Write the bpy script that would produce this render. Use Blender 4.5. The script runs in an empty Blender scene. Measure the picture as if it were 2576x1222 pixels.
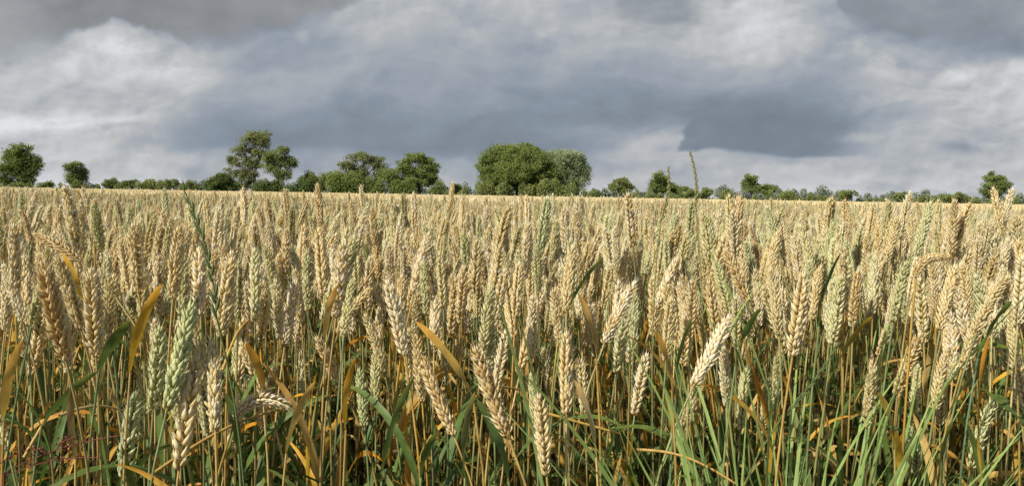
import bpy, math, numpy as np
from mathutils import Matrix, Vector
from math import radians, pi
rng = np.random.default_rng(11)
scene = bpy.context.scene
C = scene.collection
scene.view_settings.view_transform = 'Standard'
scene.view_settings.look = 'None'
scene.view_settings.exposure = 0

# ------------------------------------------------------------------ camera
CAMZ = 0.95
F = 2231.0
cam_d = bpy.data.cameras.new("camera")
cam = bpy.data.objects.new("camera", cam_d)
C.objects.link(cam)
cam_d.sensor_width = 36
cam_d.lens = 36 * F / 2576
cam_d.clip_start = 0.02
cam_d.clip_end = 6000
RM = Matrix.Rotation(radians(90 - 3.06), 4, 'X') @ Matrix.Rotation(radians(0.97), 4, 'Z')
cam.matrix_world = Matrix.Translation((0, 0, CAMZ)) @ RM
scene.camera = cam
R3 = np.array(RM.to_3x3())

def place(px, py, d):
    """bearing / elevation of a surveyed feature -> point standing at distance d"""
    v = R3 @ np.array([(px - 1288) / F, -(py - 611) / F, -1.0])
    v = v * (d / v[1])
    return np.array([v[0], v[1], v[2] + CAMZ])

# ------------------------------------------------------------------ mesh helpers
def norm(a):
    a = np.asarray(a, float)
    return a / (np.linalg.norm(a, axis=-1, keepdims=True) + 1e-12)

def build_mesh(name, parts, mats, smooth=True):
    """parts: list of (V, Fquads, t, r, mat_index, green)"""
    Vs, Fs, Ts, Rs, Ms, Gs = [], [], [], [], [], []
    o = 0
    for (V, Fq, t, r, mi, g) in parts:
        Vs.append(V); Fs.append(Fq + o); o += len(V)
        Ts.append(t); Rs.append(r); Ms.append(np.full(len(Fq), mi)); Gs.append(np.full(len(V), g))
    V = np.concatenate(Vs); Fq = np.concatenate(Fs)
    me = bpy.data.meshes.new(name)
    me.vertices.add(len(V)); me.vertices.foreach_set('co', V.astype(np.float32).ravel())
    me.loops.add(4 * len(Fq)); me.loops.foreach_set('vertex_index', Fq.astype(np.int32).ravel())
    me.polygons.add(len(Fq)); me.polygons.foreach_set('loop_start', np.arange(0, 4 * len(Fq), 4, dtype=np.int32))
    me.polygons.foreach_set('material_index', np.concatenate(Ms).astype(np.int32))
    me.polygons.foreach_set('use_smooth', np.full(len(Fq), smooth))
    me.update(calc_edges=True)
    for nm, arr in (('t', Ts), ('rnd', Rs), ('green', Gs)):
        a = me.attributes.new(nm, 'FLOAT', 'POINT')
        a.data.foreach_set('value', np.concatenate(arr).astype(np.float32))
    for m in mats:
        me.materials.append(m)
    return me

def tube(path, rad, sides=5, mi=0, g=0.0, rnd=0.5):
    path = np.asarray(path, float); n = len(path)
    T = norm(np.gradient(path, axis=0))
    ref = np.array([0.31, 0.9, 0.05]) if abs(T[0][1]) < 0.8 else np.array([1.0, 0, 0.1])
    X = norm(np.cross(T, ref)); Y = np.cross(T, X)
    a = np.linspace(0, 2 * pi, sides, endpoint=False)
    rad = np.broadcast_to(rad, (n,))
    V = path[:, None] + rad[:, None, None] * (np.cos(a)[None, :, None] * X[:, None] + np.sin(a)[None, :, None] * Y[:, None])
    i, j = np.meshgrid(np.arange(n - 1), np.arange(sides), indexing='ij')
    j2 = (j + 1) % sides
    Fq = np.stack([i * sides + j, i * sides + j2, (i + 1) * sides + j2, (i + 1) * sides + j], -1).reshape(-1, 4)
    t = np.repeat(np.linspace(0, 1, n), sides)
    return (V.reshape(-1, 3), Fq, t, np.full(n * sides, rnd), mi, g)

HUSK = {
    'hi': (6, [0, .16, .40, .66, .86, 1.0, None], [.35, .82, 1, .80, .42, .13, .02]),
    'mid': (4, [0, .35, .75, 1.0, None], [.4, 1, .66, .14, .03]),
}
def husks(base, D, out, ln, w, awn, lod, rs, mi, g, bulge=0.10):
    sides, tt, rr = HUSK[lod]
    K = len(tt); n = len(base)
    Z = norm(D); X = norm(np.cross(out, Z)); Y = np.cross(Z, X)
    a = np.linspace(0, 2 * pi, sides, endpoint=False)
    V = np.zeros((n, K, sides, 3)); t = np.zeros((n, K, sides))
    for k in range(K):
        tk = np.full(n, tt[k]) if tt[k] is not None else 1.0 + awn
        r = rr[k] * w / 2
        b = bulge * np.sin(pi * np.minimum(tk, 1)) * ln
        if tt[k] is None: b = b + awn * ln * 0.15
        cen = base + Z * (tk * ln)[:, None] + Y * b[:, None]
        V[:, k] = cen[:, None] + r[:, None, None] * (np.cos(a)[None, :, None] * X[:, None] + 0.72 * np.sin(a)[None, :, None] * Y[:, None])
        t[:, k] = np.minimum(tk, 1.2)[:, None]
    i, k, j = np.meshgrid(np.arange(n), np.arange(K - 1), np.arange(sides), indexing='ij')
    j2 = (j + 1) % sides
    b0 = i * K * sides
    Fq = np.stack([b0 + k * sides + j, b0 + k * sides + j2, b0 + (k + 1) * sides + j2, b0 + (k + 1) * sides + j], -1).reshape(-1, 4)
    return (V.reshape(-1, 3), Fq, t.ravel(), np.repeat(rs, K * sides), mi, g)

def ear_parts(r, E, T0, L, bend, lod, mi, g, fat=1.0):
    T0 = norm(T0)
    hd = np.array([T0[0], T0[1], 0.0]) + 1e-4 * np.array([1, .3, 0])
    N0 = norm(hd - T0 * np.dot(hd, T0))
    if abs(T0[2]) > 0.995:
        q = r.uniform(0, 2 * pi); v = np.array([math.cos(q), math.sin(q), 0.]); N0 = norm(v - T0 * np.dot(v, T0))
    if isinstance(bend, tuple):
        v = np.array(bend[1], float); N0 = norm(v - T0 * np.dot(v, T0)); bend = bend[0]
    B = np.cross(T0, N0)
    m = 40
    s = np.linspace(0, 1, m); th = bend * s
    T = np.cos(th)[:, None] * T0 + np.sin(th)[:, None] * N0
    N = -np.sin(th)[:, None] * T0 + np.cos(th)[:, None] * N0
    P = E + np.concatenate([[np.zeros(3)], np.cumsum((T[1:] + T[:-1]) / 2, 0) * L / (m - 1)])
    if lod == 'lo':
        k = 9
        idx = np.linspace(0, m - 1, k).astype(int)
        rad = np.array([.25, .8, .95, 1.05, .9, 1.0, .78, .6, .08]) * 0.0086 * fat
        return [tube(P[idx], rad, 4, mi, g, r.random())]
    phi = r.uniform(0, pi)
    n = int(round(r.uniform(20, 24)))
    u = (np.arange(n) + 0.1) / n * 0.90
    ii = (u * (m - 1)).astype(int)
    s_ = np.where(np.arange(n) % 2 == 0, 1.0, -1.0)
    Tn = T[ii]; Nn = N[ii]; pos = P[ii]
    ph = phi + 0.25 * u
    Pp = np.cos(ph)[:, None] * Nn + np.sin(ph)[:, None] * B
    Qp = np.cross(Tn, Pp)
    prof = (0.62 + 0.38 * np.minimum(1, u / .2)) * (1 - 0.40 * np.clip((u - .60) / .34, 0, 1)) * fat
    sc = L / 0.09
    bs, Ds, os_, ln, ws, aw = [], [], [], [], [], []
    spread = r.uniform(0.85, 1.2)
    for kind in range(5):
        jit = r.normal(0, 0.11, (n, 3))
        if kind == 0:
            D = Tn * 0.88 + s_[:, None] * Pp * 0.52 * spread
            b = pos + s_[:, None] * Pp * 0.0016; o = s_[:, None] * Pp; l = .0106; w = .0047
        elif kind in (1, 2):
            q = 1 if kind == 1 else -1
            D = Tn * 0.9 + s_[:, None] * Pp * 0.30 * spread + q * Qp * 0.42 * spread
            b = pos + s_[:, None] * Pp * 0.0012 + q * Qp * 0.0018; o = s_[:, None] * Pp * .5 + q * Qp; l = .0104; w = .0046
        else:
            q = 1 if kind == 3 else -1
            D = Tn * 0.92 + s_[:, None] * Pp * 0.42 * spread + q * Qp * 0.24
            b = pos + Tn * 0.0032 + s_[:, None] * Pp * 0.0016 + q * Qp * 0.0012; o = s_[:, None] * Pp + q * .4 * Qp; l = .0098; w = .0041
        bs.append(b); Ds.append(D + jit); os_.append(o)
        ln.append(l * prof * sc * r.uniform(.86, 1.16, n)); ws.append(w * prof * sc * r.uniform(.84, 1.12, n))
        aw.append(r.uniform(0.2, 0.8, n) * (1 + 0.9 * (u > .75)))
    nt = 4
    a = np.arange(nt) * 2 * pi / nt
    Tt = T[-1]; Pt = N[-1]; Qt = np.cross(Tt, Pt)
    bt = np.tile(P[int((m - 1) * .90)], (nt, 1))
    Dt = Tt + 0.22 * (np.cos(a)[:, None] * Pt + np.sin(a)[:, None] * Qt)
    bs.append(bt); Ds.append(Dt); os_.append(Dt - Tt); ln.append(np.full(nt, .0092 * sc)); ws.append(np.full(nt, .0036 * sc)); aw.append(r.uniform(.5, 1.1, nt))
    base = np.concatenate(bs); nn = len(base)
    out = [husks(base, np.concatenate(Ds), np.concatenate(os_), np.concatenate(ln), np.concatenate(ws), np.concatenate(aw), lod, r.random(nn), mi, g)]
    out.append(tube(P[::6], 0.0012 * sc, 4, mi, g, .2))
    return out

def bez(p0, p1, p2, p3, n):
    s = np.linspace(0, 1, n)[:, None]
    return (1 - s) ** 3 * p0 + 3 * (1 - s) ** 2 * s * p1 + 3 * (1 - s) * s ** 2 * p2 + s ** 3 * p3

def leaf_part(r, A, az, length, width, rise, droop, mi, g, seg=12, twist=0.0, fold=0.25):
    A = np.asarray(A, float)
    out = np.array([math.cos(az), math.sin(az), 0.]); up = np.array([0, 0, 1.])
    s = np.linspace(0, 1, seg)
    ang = rise + droop * s ** 1.6
    T = np.sin(ang)[:, None] * out + np.cos(ang)[:, None] * up
    side0 = np.cross(out, up)
    wob = r.normal(0, 0.05)
    T = norm(T + side0 * (wob * s * 3)[:, None])
    P = A + np.concatenate([[np.zeros(3)], np.cumsum((T[1:] + T[:-1]) / 2, 0) * length / (seg - 1)])
    Nn = norm(np.cross(side0, T))
    tw = twist * s
    S = np.cos(tw)[:, None] * side0 + np.sin(tw)[:, None] * Nn
    M = np.cross(S, T)
    w = width / 2 * np.minimum(1, .35 + 3 * s) * np.sqrt(np.clip(1 - s ** 2.2, 0, 1)) + 0.0002
    rip = 0.18 * np.sin(s * 14 + r.uniform(0, 6)) * w
    V = np.stack([P - S * w[:, None] + M * (fold * w + rip)[:, None], P, P + S * w[:, None] + M * (fold * w - rip)[:, None]], 1).reshape(-1, 3)
    i, j = np.meshgrid(np.arange(seg - 1), np.arange(2), indexing='ij')
    Fq = np.stack([i * 3 + j, i * 3 + j + 1, (i + 1) * 3 + j + 1, (i + 1) * 3 + j], -1).reshape(-1, 4)
    return (V, Fq, np.repeat(s, 3), np.full(len(V), r.random()), mi, g)

def stem_path(root, E, T0, n):
    h = E[2] - root[2]
    return bez(root, root + np.array([0, 0, .4 * h]), E - norm(T0) * 0.30 * h, E, n)

def stem_part(path, g, mi, r, sides=5):
    n = len(path)
    rad = np.linspace(.0020, .0012, n)
    return tube(path, rad, sides, mi, g, r.random())

# ------------------------------------------------------------------ materials
def new_mat(name):
    m = bpy.data.materials.new(name); m.use_nodes = True
    nt = m.node_tree; nt.nodes.clear()
    return m, nt, nt.nodes, nt.links

def ramp(nodes, stops):
    n = nodes.new('ShaderNodeValToRGB'); e = n.color_ramp.elements
    while len(e) > 1: e.remove(e[-1])
    e[0].position = stops[0][0]; e[0].color = (*stops[0][1], 1)
    for p, c in stops[1:]:
        x = e.new(p); x.color = (*c, 1)
    return n

def mixc(nodes, links, fac, a, b, mode='MIX'):
    n = nodes.new('ShaderNodeMix'); n.data_type = 'RGBA'; n.blend_type = mode
    for idx, v in ((0, fac), (6, a), (7, b)):
        if isinstance(v, bpy.types.NodeSocket): links.new(v, n.inputs[idx])
        elif isinstance(v, (int, float)): n.inputs[idx].default_value = v
        else: n.inputs[idx].default_value = (*v, 1)
    return n.outputs[2]

def mth(nodes, links, op, a, b=None, clamp=False):
    n = nodes.new('ShaderNodeMath'); n.operation = op; n.use_clamp = clamp
    for i, v in enumerate((a, b)):
        if v is None: continue
        if isinstance(v, bpy.types.NodeSocket): links.new(v, n.inputs[i])
        else: n.inputs[i].default_value = v
    return n.outputs[0]

def attr(nodes, nm):
    a = nodes.new('ShaderNodeAttribute'); a.attribute_name = nm
    return a

def finish(nt, col, rough, transl, spec=0.3):
    N, L = nt.nodes, nt.links
    p = N.new('ShaderNodeBsdfPrincipled'); L.new(col, p.inputs['Base Color']); p.inputs['Roughness'].default_value = rough
    p.inputs['Specular IOR Level'].default_value = spec
    o = N.new('ShaderNodeOutputMaterial')
    if transl > 0:
        tr = N.new('ShaderNodeBsdfTranslucent'); L.new(col, tr.inputs['Color'])
        mx = N.new('ShaderNodeMixShader'); mx.inputs[0].default_value = transl
        L.new(p.outputs[0], mx.inputs[1]); L.new(tr.outputs[0], mx.inputs[2]); L.new(mx.outputs[0], o.inputs[0])
    else:
        L.new(p.outputs[0], o.inputs[0])
    return p

def plant_mat(name, dry, green, tramp, rough=.6, transl=.2, noise_amt=.6, streak=(300, 300, 20), locamp=.7, spec=.3):
    m, nt, N, L = new_mat(name)
    oi = N.new('ShaderNodeObjectInfo')
    rd = ramp(N, dry); gr = ramp(N, green)
    rs = mth(N, L, 'ADD', mth(N, L, 'MULTIPLY', oi.outputs['Random'], .72), mth(N, L, 'MULTIPLY', attr(N, 'rnd').outputs['Fac'], .28))
    L.new(rs, rd.inputs[0]); L.new(rs, gr.inputs[0])
    nz = N.new('ShaderNodeTexNoise'); nz.inputs['Scale'].default_value = .55; nz.inputs['Detail'].default_value = 2
    L.new(oi.outputs['Location'], nz.inputs['Vector'])
    off = mth(N, L, 'MULTIPLY', mth(N, L, 'SUBTRACT', nz.outputs['Fac'], .48), locamp)
    fac = mth(N, L, 'ADD', attr(N, 'green').outputs['Fac'], off, True)
    col = mixc(N, L, fac, rd.outputs[0], gr.outputs[0])
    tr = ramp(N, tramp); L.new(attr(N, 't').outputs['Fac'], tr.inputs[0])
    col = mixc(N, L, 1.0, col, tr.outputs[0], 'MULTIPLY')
    tc = N.new('ShaderNodeTexCoord'); mp = N.new('ShaderNodeMapping'); mp.inputs['Scale'].default_value = streak
    L.new(tc.outputs['Object'], mp.inputs[0])
    n2 = N.new('ShaderNodeTexNoise'); n2.inputs['Scale'].default_value = 1; n2.inputs['Detail'].default_value = 3
    L.new(mp.outputs[0], n2.inputs['Vector'])
    r2 = ramp(N, [(.3, (1 - noise_amt,) * 3), (.6, (1, 1, 1))]); L.new(n2.outputs['Fac'], r2.inputs[0])
    col = mixc(N, L, 1.0, col, r2.outputs[0], 'MULTIPLY')
    finish(nt, col, rough, transl, spec)
    return m

M_EAR = plant_mat("wheat_ear_husk",
    [(0, (.80, .61, .27)), (.18, (.93, .81, .50)), (.36, (.84, .65, .29)), (.55, (.96, .88, .66)), (.75, (.89, .73, .39)), (.9, (.76, .54, .23)), (1, (.58, .40, .17))],
    [(0, (.52, .60, .27)), (.5, (.76, .77, .40)), (1, (.45, .58, .34))],
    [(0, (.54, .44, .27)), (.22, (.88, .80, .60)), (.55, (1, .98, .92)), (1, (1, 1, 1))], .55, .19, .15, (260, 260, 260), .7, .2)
M_STEM = plant_mat("wheat_straw_stem",
    [(0, (.58, .40, .13)), (.3, (.50, .30, .07)), (.6, (.66, .49, .21)), (.85, (.60, .36, .07)), (1, (.30, .18, .07))],
    [(0, (.15, .22, .09)), (.5, (.26, .31, .11)), (1, (.13, .21, .12))],
    [(0, (.14, .13, .10)), (.5, (.26, .24, .20)), (.72, (.6, .58, .52)), (.86, (1, 1, .95)), (1, (1, 1, 1))], .5, .0, .35, (200, 200, 14), .3)  # understory shade painted in: stem colour darkens towards the base
M_LEAF = plant_mat("wheat_leaf_blade",
    [(0, (.60, .38, .11)), (.3, (.80, .45, .04)), (.5, (.68, .48, .18)), (.75, (.74, .36, .03)), (.9, (.72, .55, .24)), (1, (.32, .16, .05))],
    [(0, (.08, .15, .035)), (.5, (.18, .26, .06)), (1, (.07, .14, .05))],
    [(0, (.8, .9, .8)), (.6, (1, 1, 1)), (1, (1, .85, .6))], .5, .3, .35, (120, 120, 30), .2, .25)
M_GRASS = plant_mat("green_grass_blade",
    [(0, (.27, .41, .11)), (.5, (.40, .52, .17)), (1, (.22, .33, .09))],
    [(0, (.27, .41, .11)), (.5, (.40, .52, .17)), (1, (.22, .33, .09))],
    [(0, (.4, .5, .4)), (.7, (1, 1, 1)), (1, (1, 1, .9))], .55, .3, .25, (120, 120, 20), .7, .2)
M_SPIKE = plant_mat("grass_seed_spike",
    [(0, (.12, .18, .06)), (1, (.18, .23, .08))], [(0, (.12, .18, .06)), (1, (.17, .22, .07))],
    [(0, (.8, .8, .8)), (1, (1, 1, 1))], .6, .1, .2, spec=.1)
M_SPIKE2 = plant_mat("ripening_grass_seed_spike",
    [(0, (.26, .27, .10)), (1, (.33, .31, .13))], [(0, (.22, .26, .10)), (1, (.26, .29, .12))],
    [(0, (.8, .8, .8)), (1, (1, 1, 1))], .6, .1, .2, spec=.1)
M_DOCK = plant_mat("dock_seed_red_brown",
    [(0, (.20, .05, .03)), (1, (.28, .09, .05))], [(0, (.20, .05, .03)), (1, (.27, .09, .05))],
    [(0, (.8, .8, .8)), (1, (1, 1, 1))], .6, .1, .4)

def foliage_mat(name, dark, light, transl=.35):
    m, nt, N, L = new_mat(name)
    tc = N.new('ShaderNodeTexCoord')
    nz = N.new('ShaderNodeTexNoise'); nz.inputs['Scale'].default_value = .6; nz.inputs['Detail'].default_value = 3
    L.new(tc.outputs['Object'], nz.inputs['Vector'])
    a = mth(N, L, 'ADD', mth(N, L, 'MULTIPLY', nz.outputs['Fac'], 1.05), mth(N, L, 'MULTIPLY', attr(N, 'rnd').outputs['Fac'], .2))
    r = ramp(N, [(.35, dark), (.9, light)]); L.new(a, r.inputs[0])
    finish(nt, r.outputs[0], .8, transl, .05)
    return m
M_OAK = foliage_mat("oak_foliage", (.125, .170, .042), (.280, .330, .095))
M_DARKF = foliage_mat("dark_bush_foliage", (.090, .130, .036), (.200, .245, .070))
M_HEDGE = foliage_mat("hedge_foliage", (.160, .195, .055), (.330, .355, .120))
M_OPEN = foliage_mat("thin_brownish_foliage", (.160, .185, .060), (.320, .335, .130))
M_WILLOW = foliage_mat("willow_foliage", (.260, .320, .155), (.420, .480, .260), .4)
M_FARF = foliage_mat("haze_tinted_far_foliage", (.190, .220, .175), (.290, .320, .225), .1)  # distance haze put into the leaf colour, paler and greyer
def bark():
    m, nt, N, L = new_mat("grey_brown_bark")
    nz = N.new('ShaderNodeTexNoise'); nz.inputs['Scale'].default_value = 6; nz.inputs['Detail'].default_value = 5
    r = ramp(N, [(.3, (.045, .037, .028)), (.7, (.14, .115, .085))]); L.new(nz.outputs['Fac'], r.inputs[0])
    finish(nt, r.outputs[0], .85, 0); return m
M_BARK = bark()

def canopy_mat():
    m, nt, N, L = new_mat("wheat_canopy")
    tc = N.new('ShaderNodeTexCoord')
    n1 = N.new('ShaderNodeTexNoise'); n1.inputs['Scale'].default_value = 14; n1.inputs['Detail'].default_value = 6
    n2 = N.new('ShaderNodeTexNoise'); n2.inputs['Scale'].default_value = .12; n2.inputs['Detail'].default_value = 4
    L.new(tc.outputs['Object'], n1.inputs['Vector']); L.new(tc.outputs['Object'], n2.inputs['Vector'])
    r = ramp(N, [(.3, (.42, .30, .12)), (.55, (.82, .63, .31)), (.8, (.92, .77, .46))]); L.new(n1.outputs['Fac'], r.inputs[0])
    r2 = ramp(N, [(.35, (.90, .95, .82)), (.65, (1, 1, 1))]); L.new(n2.outputs['Fac'], r2.inputs[0])
    col = mixc(N, L, 1.0, r.outputs[0], r2.outputs[0], 'MULTIPLY')
    p = finish(nt, col, .9, 0, .1)
    b = N.new('ShaderNodeBump'); b.inputs['Strength'].default_value = .8; b.inputs['Distance'].default_value = .06
    L.new(n1.outputs['Fac'], b.inputs['Height']); L.new(b.outputs[0], p.inputs['Normal'])
    return m
M_CAN = canopy_mat()

def ground_mat():
    m, nt, N, L = new_mat("soil_and_meadow")
    tc = N.new('ShaderNodeTexCoord')
    n1 = N.new('ShaderNodeTexNoise'); n1.inputs['Scale'].default_value = 9; n1.inputs['Detail'].default_value = 8
    L.new(tc.outputs['Object'], n1.inputs['Vector'])
    soil = ramp(N, [(.3, (.030, .021, .013)), (.7, (.09, .065, .04))]); L.new(n1.outputs['Fac'], soil.inputs[0])
    gr = ramp(N, [(.3, (.06, .085, .025)), (.7, (.14, .16, .05))]); L.new(n1.outputs['Fac'], gr.inputs[0])
    sx = N.new('ShaderNodeSeparateXYZ'); L.new(tc.outputs['Object'], sx.inputs[0])
    f = mth(N, L, 'MULTIPLY', mth(N, L, 'SUBTRACT', sx.outputs[1], 138), .3, True)
    col = mixc(N, L, f, soil.outputs[0], gr.outputs[0])
    finish(nt, col, .95, 0, .1); return m

# ------------------------------------------------------------------ ground
gx = np.array([-3200, -600, -150, -40, -10, 0, 10, 40, 150, 600, 3200.]); gy = np.array([-60, -10, 0, 5, 20, 60, 140, 300, 900, 3200.])
X, Y = np.meshgrid(gx, gy, indexing='ij')
V = np.stack([X, Y, 0 * X], -1).reshape(-1, 3)
i, j = np.meshgrid(np.arange(len(gx) - 1), np.arange(len(gy) - 1), indexing='ij'); n_ = len(gy)
Fq = np.stack([i * n_ + j, (i + 1) * n_ + j, (i + 1) * n_ + j + 1, i * n_ + j + 1], -1).reshape(-1, 4)
z_ = np.zeros(len(V))
ground = bpy.data.objects.new("ground", build_mesh("ground", [(V, Fq, z_, z_, 0, 0)], [ground_mat()]))
ground["kind"] = "structure"; ground["label"] = "flat farmland soil beneath the wheat and the meadow beyond"; ground["category"] = "ground"
C.objects.link(ground)

# ------------------------------------------------------------------ individual wheat plants
def make_thing(name, label, cat, loc, children, group=None):
    e = bpy.data.objects.new(name, None); e.empty_display_size = .1
    e.location = loc; C.objects.link(e)
    e["label"] = label; e["category"] = cat
    if group: e["group"] = group
    for nm, me, lab in children:
        o = bpy.data.objects.new(nm, me); C.objects.link(o); o.parent = e
        if lab: o["label"] = lab
    return e

def wheat_plant(r, root, E, T0, L, bend, g, label, nleaf=2, leafg=None, fat=1.0):
    root = np.array(root); Er = E - root
    path = stem_path(np.zeros(3), Er, T0, 14)
    sg = g + r.choice([0, .1, .4, .8])
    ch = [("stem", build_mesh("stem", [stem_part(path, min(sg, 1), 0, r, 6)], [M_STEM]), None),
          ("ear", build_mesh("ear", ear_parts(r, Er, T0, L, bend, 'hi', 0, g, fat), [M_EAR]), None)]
    for k in range(nleaf + 1):
        q = r.uniform(.45, .80) if k < nleaf else r.uniform(.40, .62)
        A = path[int(q * 13)]
        lg = (1.0 if r.random() < .40 + .4 * g else 0.0) if (leafg is None and k < nleaf) else (leafg if k < nleaf else 1.0)
        wd = r.uniform(.007, .013) if lg > .5 else r.uniform(.005, .010)
        lf = leaf_part(r, A, r.uniform(0, 2 * pi), r.uniform(.12, .23), wd, r.uniform(.1, .5), r.uniform(.2, 2.1), 0, lg, 14, r.uniform(-3, 3) if lg < .5 else r.uniform(-1.5, 1.5))
        ch.append(("leaf", build_mesh("leaf", [lf], [M_LEAF]), None))
    return make_thing("wheat_plant", label, "wheat", tuple(root), ch, "wheat stalks at the edge of the field")

heroes = [  # tip x,y, ear base x,y, greenness
 (335,985,308,1205,1.0),(402,815,385,1035,1.0),(492,755,420,1030,1.0),(487,885,450,1180,.0),(535,850,542,1085,.2),
 (780,1040,787,1190,1.0),(945,880,945,1030,.7),(1060,905,1142,1095,.0),(1185,870,1278,1095,.0),(1135,765,1160,905,0),
 (1352,985,1375,1195,.05),(1425,830,1425,1045,0),(980,700,1017,895,0),(452,565,435,750,0),(802,570,815,740,0),
 (872,605,845,800,.0),(570,645,558,850,.1),(100,655,165,900,0),(112,770,80,945,0),(1056,990,1054,1085,.9),
 (1840,790,1745,970,0),(1590,700,1520,865,0),(1352,760,1310,930,0),(1737,745,1718,920,0),(1895,955,1908,1055,.1),
 (1937,945,1920,1090,.5),(2297,1035,2305,1195,.95),(2335,785,2298,900,0),(2433,805,2442,955,.3),(2388,770,2384,930,.1),
 (2030,680,1993,900,0),(1950,810,1956,925,0),(742,700,716,870,0),(612,470,616,570,0),(800,460,806,570,0),
 (1140,455,1130,530,0),(2498,470,2520,575,0),(2545,470,2522,570,.1),(2292,480,2262,590,0),(1577,485,1592,620,.0),
 (36,555,40,745,0),(230,670,242,895,.1),(760,875,757,1015,.5),(692,905,675,1015,.1),(1290,835,1312,965,0),
 (1655,805,1692,935,.2),(1590,880,1584,990,.6),(1270,690,1292,850,0),(2576,640,2560,820,.2),(2566,900,2556,1045,0),
 (612,795,600,960,.0),(117,1140,113,1240,.3),(240,560,232,650,.2),(905,465,915,530,0),(1372,870,1388,1010,.2),
 (10,740,-15,900,0),(1200,600,1195,740,.1),(690,700,705,850,.3),(1110,830,1125,960,.0),(1790,700,1800,860,0),
 (2100,700,2085,860,.4),(2200,640,2195,790,.4),(1480,760,1500,900,0),(300,600,330,740,.0),(1030,600,1060,730,0),
 (60,640,70,820,0),(150,640,205,830,.1),(330,560,350,740,0),(395,640,400,790,0),(500,620,505,800,0),(640,560,650,700,.1),(1330,560,1320,700,0),
 (1700,640,1650,780,0),(1830,620,1880,760,0),(1390,690,1410,840,.1),(930,640,925,780,0),(1080,580,1040,740,0),(640,1060,628,1150,.9)]
cnt = 0
def lab_for(g, hooked=False):
    if hooked: return "ripe golden wheat stalk with its ear bent over"
    if g > .45: return "unripe green wheat stalk standing among ripe ones"
    if g > .15: return "half-ripe yellow-green wheat stalk in the crop"
    return "ripe golden wheat stalk with a plump awnless ear"
for h in heroes:
    tx, ty, bx, by, g = h
    ln = math.hypot(tx - bx, ty - by)
    d = min(max(200 / ln, .84), 2.4)
    E = place(bx, by, d); Tp = place(tx, ty, d + rng.normal(0, .02))
    L = np.linalg.norm(Tp - E); T0 = norm(Tp - E + 0)
    bend = rng.uniform(-.10, .15)
    root = np.array([E[0] - T0[0] * .10, E[1] - T0[1] * .1 + .01, 0])
    wheat_plant(rng, root, E, T0, L, bend, g, lab_for(g), nleaf=int(rng.integers(1, 3)), fat=1.08); cnt += 1
for (bx, by, T0, bend, d, L, g) in [
    (590, 1060, (.35, 0, 1), (2.0, (1, 0, 0)), .90, .070, 0), (2303, 700, (.05, 0, 1), (2.1, (1, .1, 0)), 1.0, .054, 0),
    (205, 660, (-.72, 0, .55), (.25, (-1, 0, .2)), 1.25, .08, 0), (850, 840, (.35, 0, .9), (.6, (1, 0, 0)), 1.2, .085, 0),
    (1235, 790, (-.5, 0, .7), (.7, (-1, 0, 0)), 1.5, .08, 0)]:
    E = place(bx, by, d)
    root = np.array([E[0] - norm(T0)[0] * .12, E[1], 0])
    wheat_plant(rng, root, E, norm(T0), L, bend, g, lab_for(g, True), nleaf=1, leafg=0.0); cnt += 1

def zdrop(r, d):
    if d < 1.3:
        return max(.045, r.uniform(.07, .26) if r.random() < .5 else r.normal(.10, .03))
    return max(.02, r.normal(.115, .038))
nfill = 300 - cnt
pts = []
tries = 0
while len(pts) < nfill and tries < 20000:
    tries += 1
    d = math.sqrt(rng.uniform(1.04 ** 2, 1.50 ** 2)); u = rng.uniform(-.61, .61)
    x = u * d
    if d < 1.15 and .26 < u < .40: continue
    if all((x - q[0]) ** 2 + (d - q[1]) ** 2 > .026 ** 2 for q in pts): pts.append((x, d))
for (x, d) in pts:
    lean = rng.normal(0, .14, 2)
    T0 = norm([lean[0], lean[1], 1]); L = rng.uniform(.070, .098)
    ztop = CAMZ - zdrop(rng, d)
    E = np.array([x + T0[0] * .12, d + T0[1] * .12, ztop - L * T0[2]])
    low = ztop < CAMZ - .2
    g = rng.choice([0, 0, 0, .1, .3, .6]) if not low else rng.choice([0, .2, .6, .9])
    bend = abs(rng.normal(0, .13))
    if rng.random() < .008: bend = rng.uniform(1.0, 1.6)
    wheat_plant(rng, (x, d, 0), E, T0, L, bend, g, lab_for(g, bend > .95), nleaf=int(rng.integers(1, 4)), fat=1.03)

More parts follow.
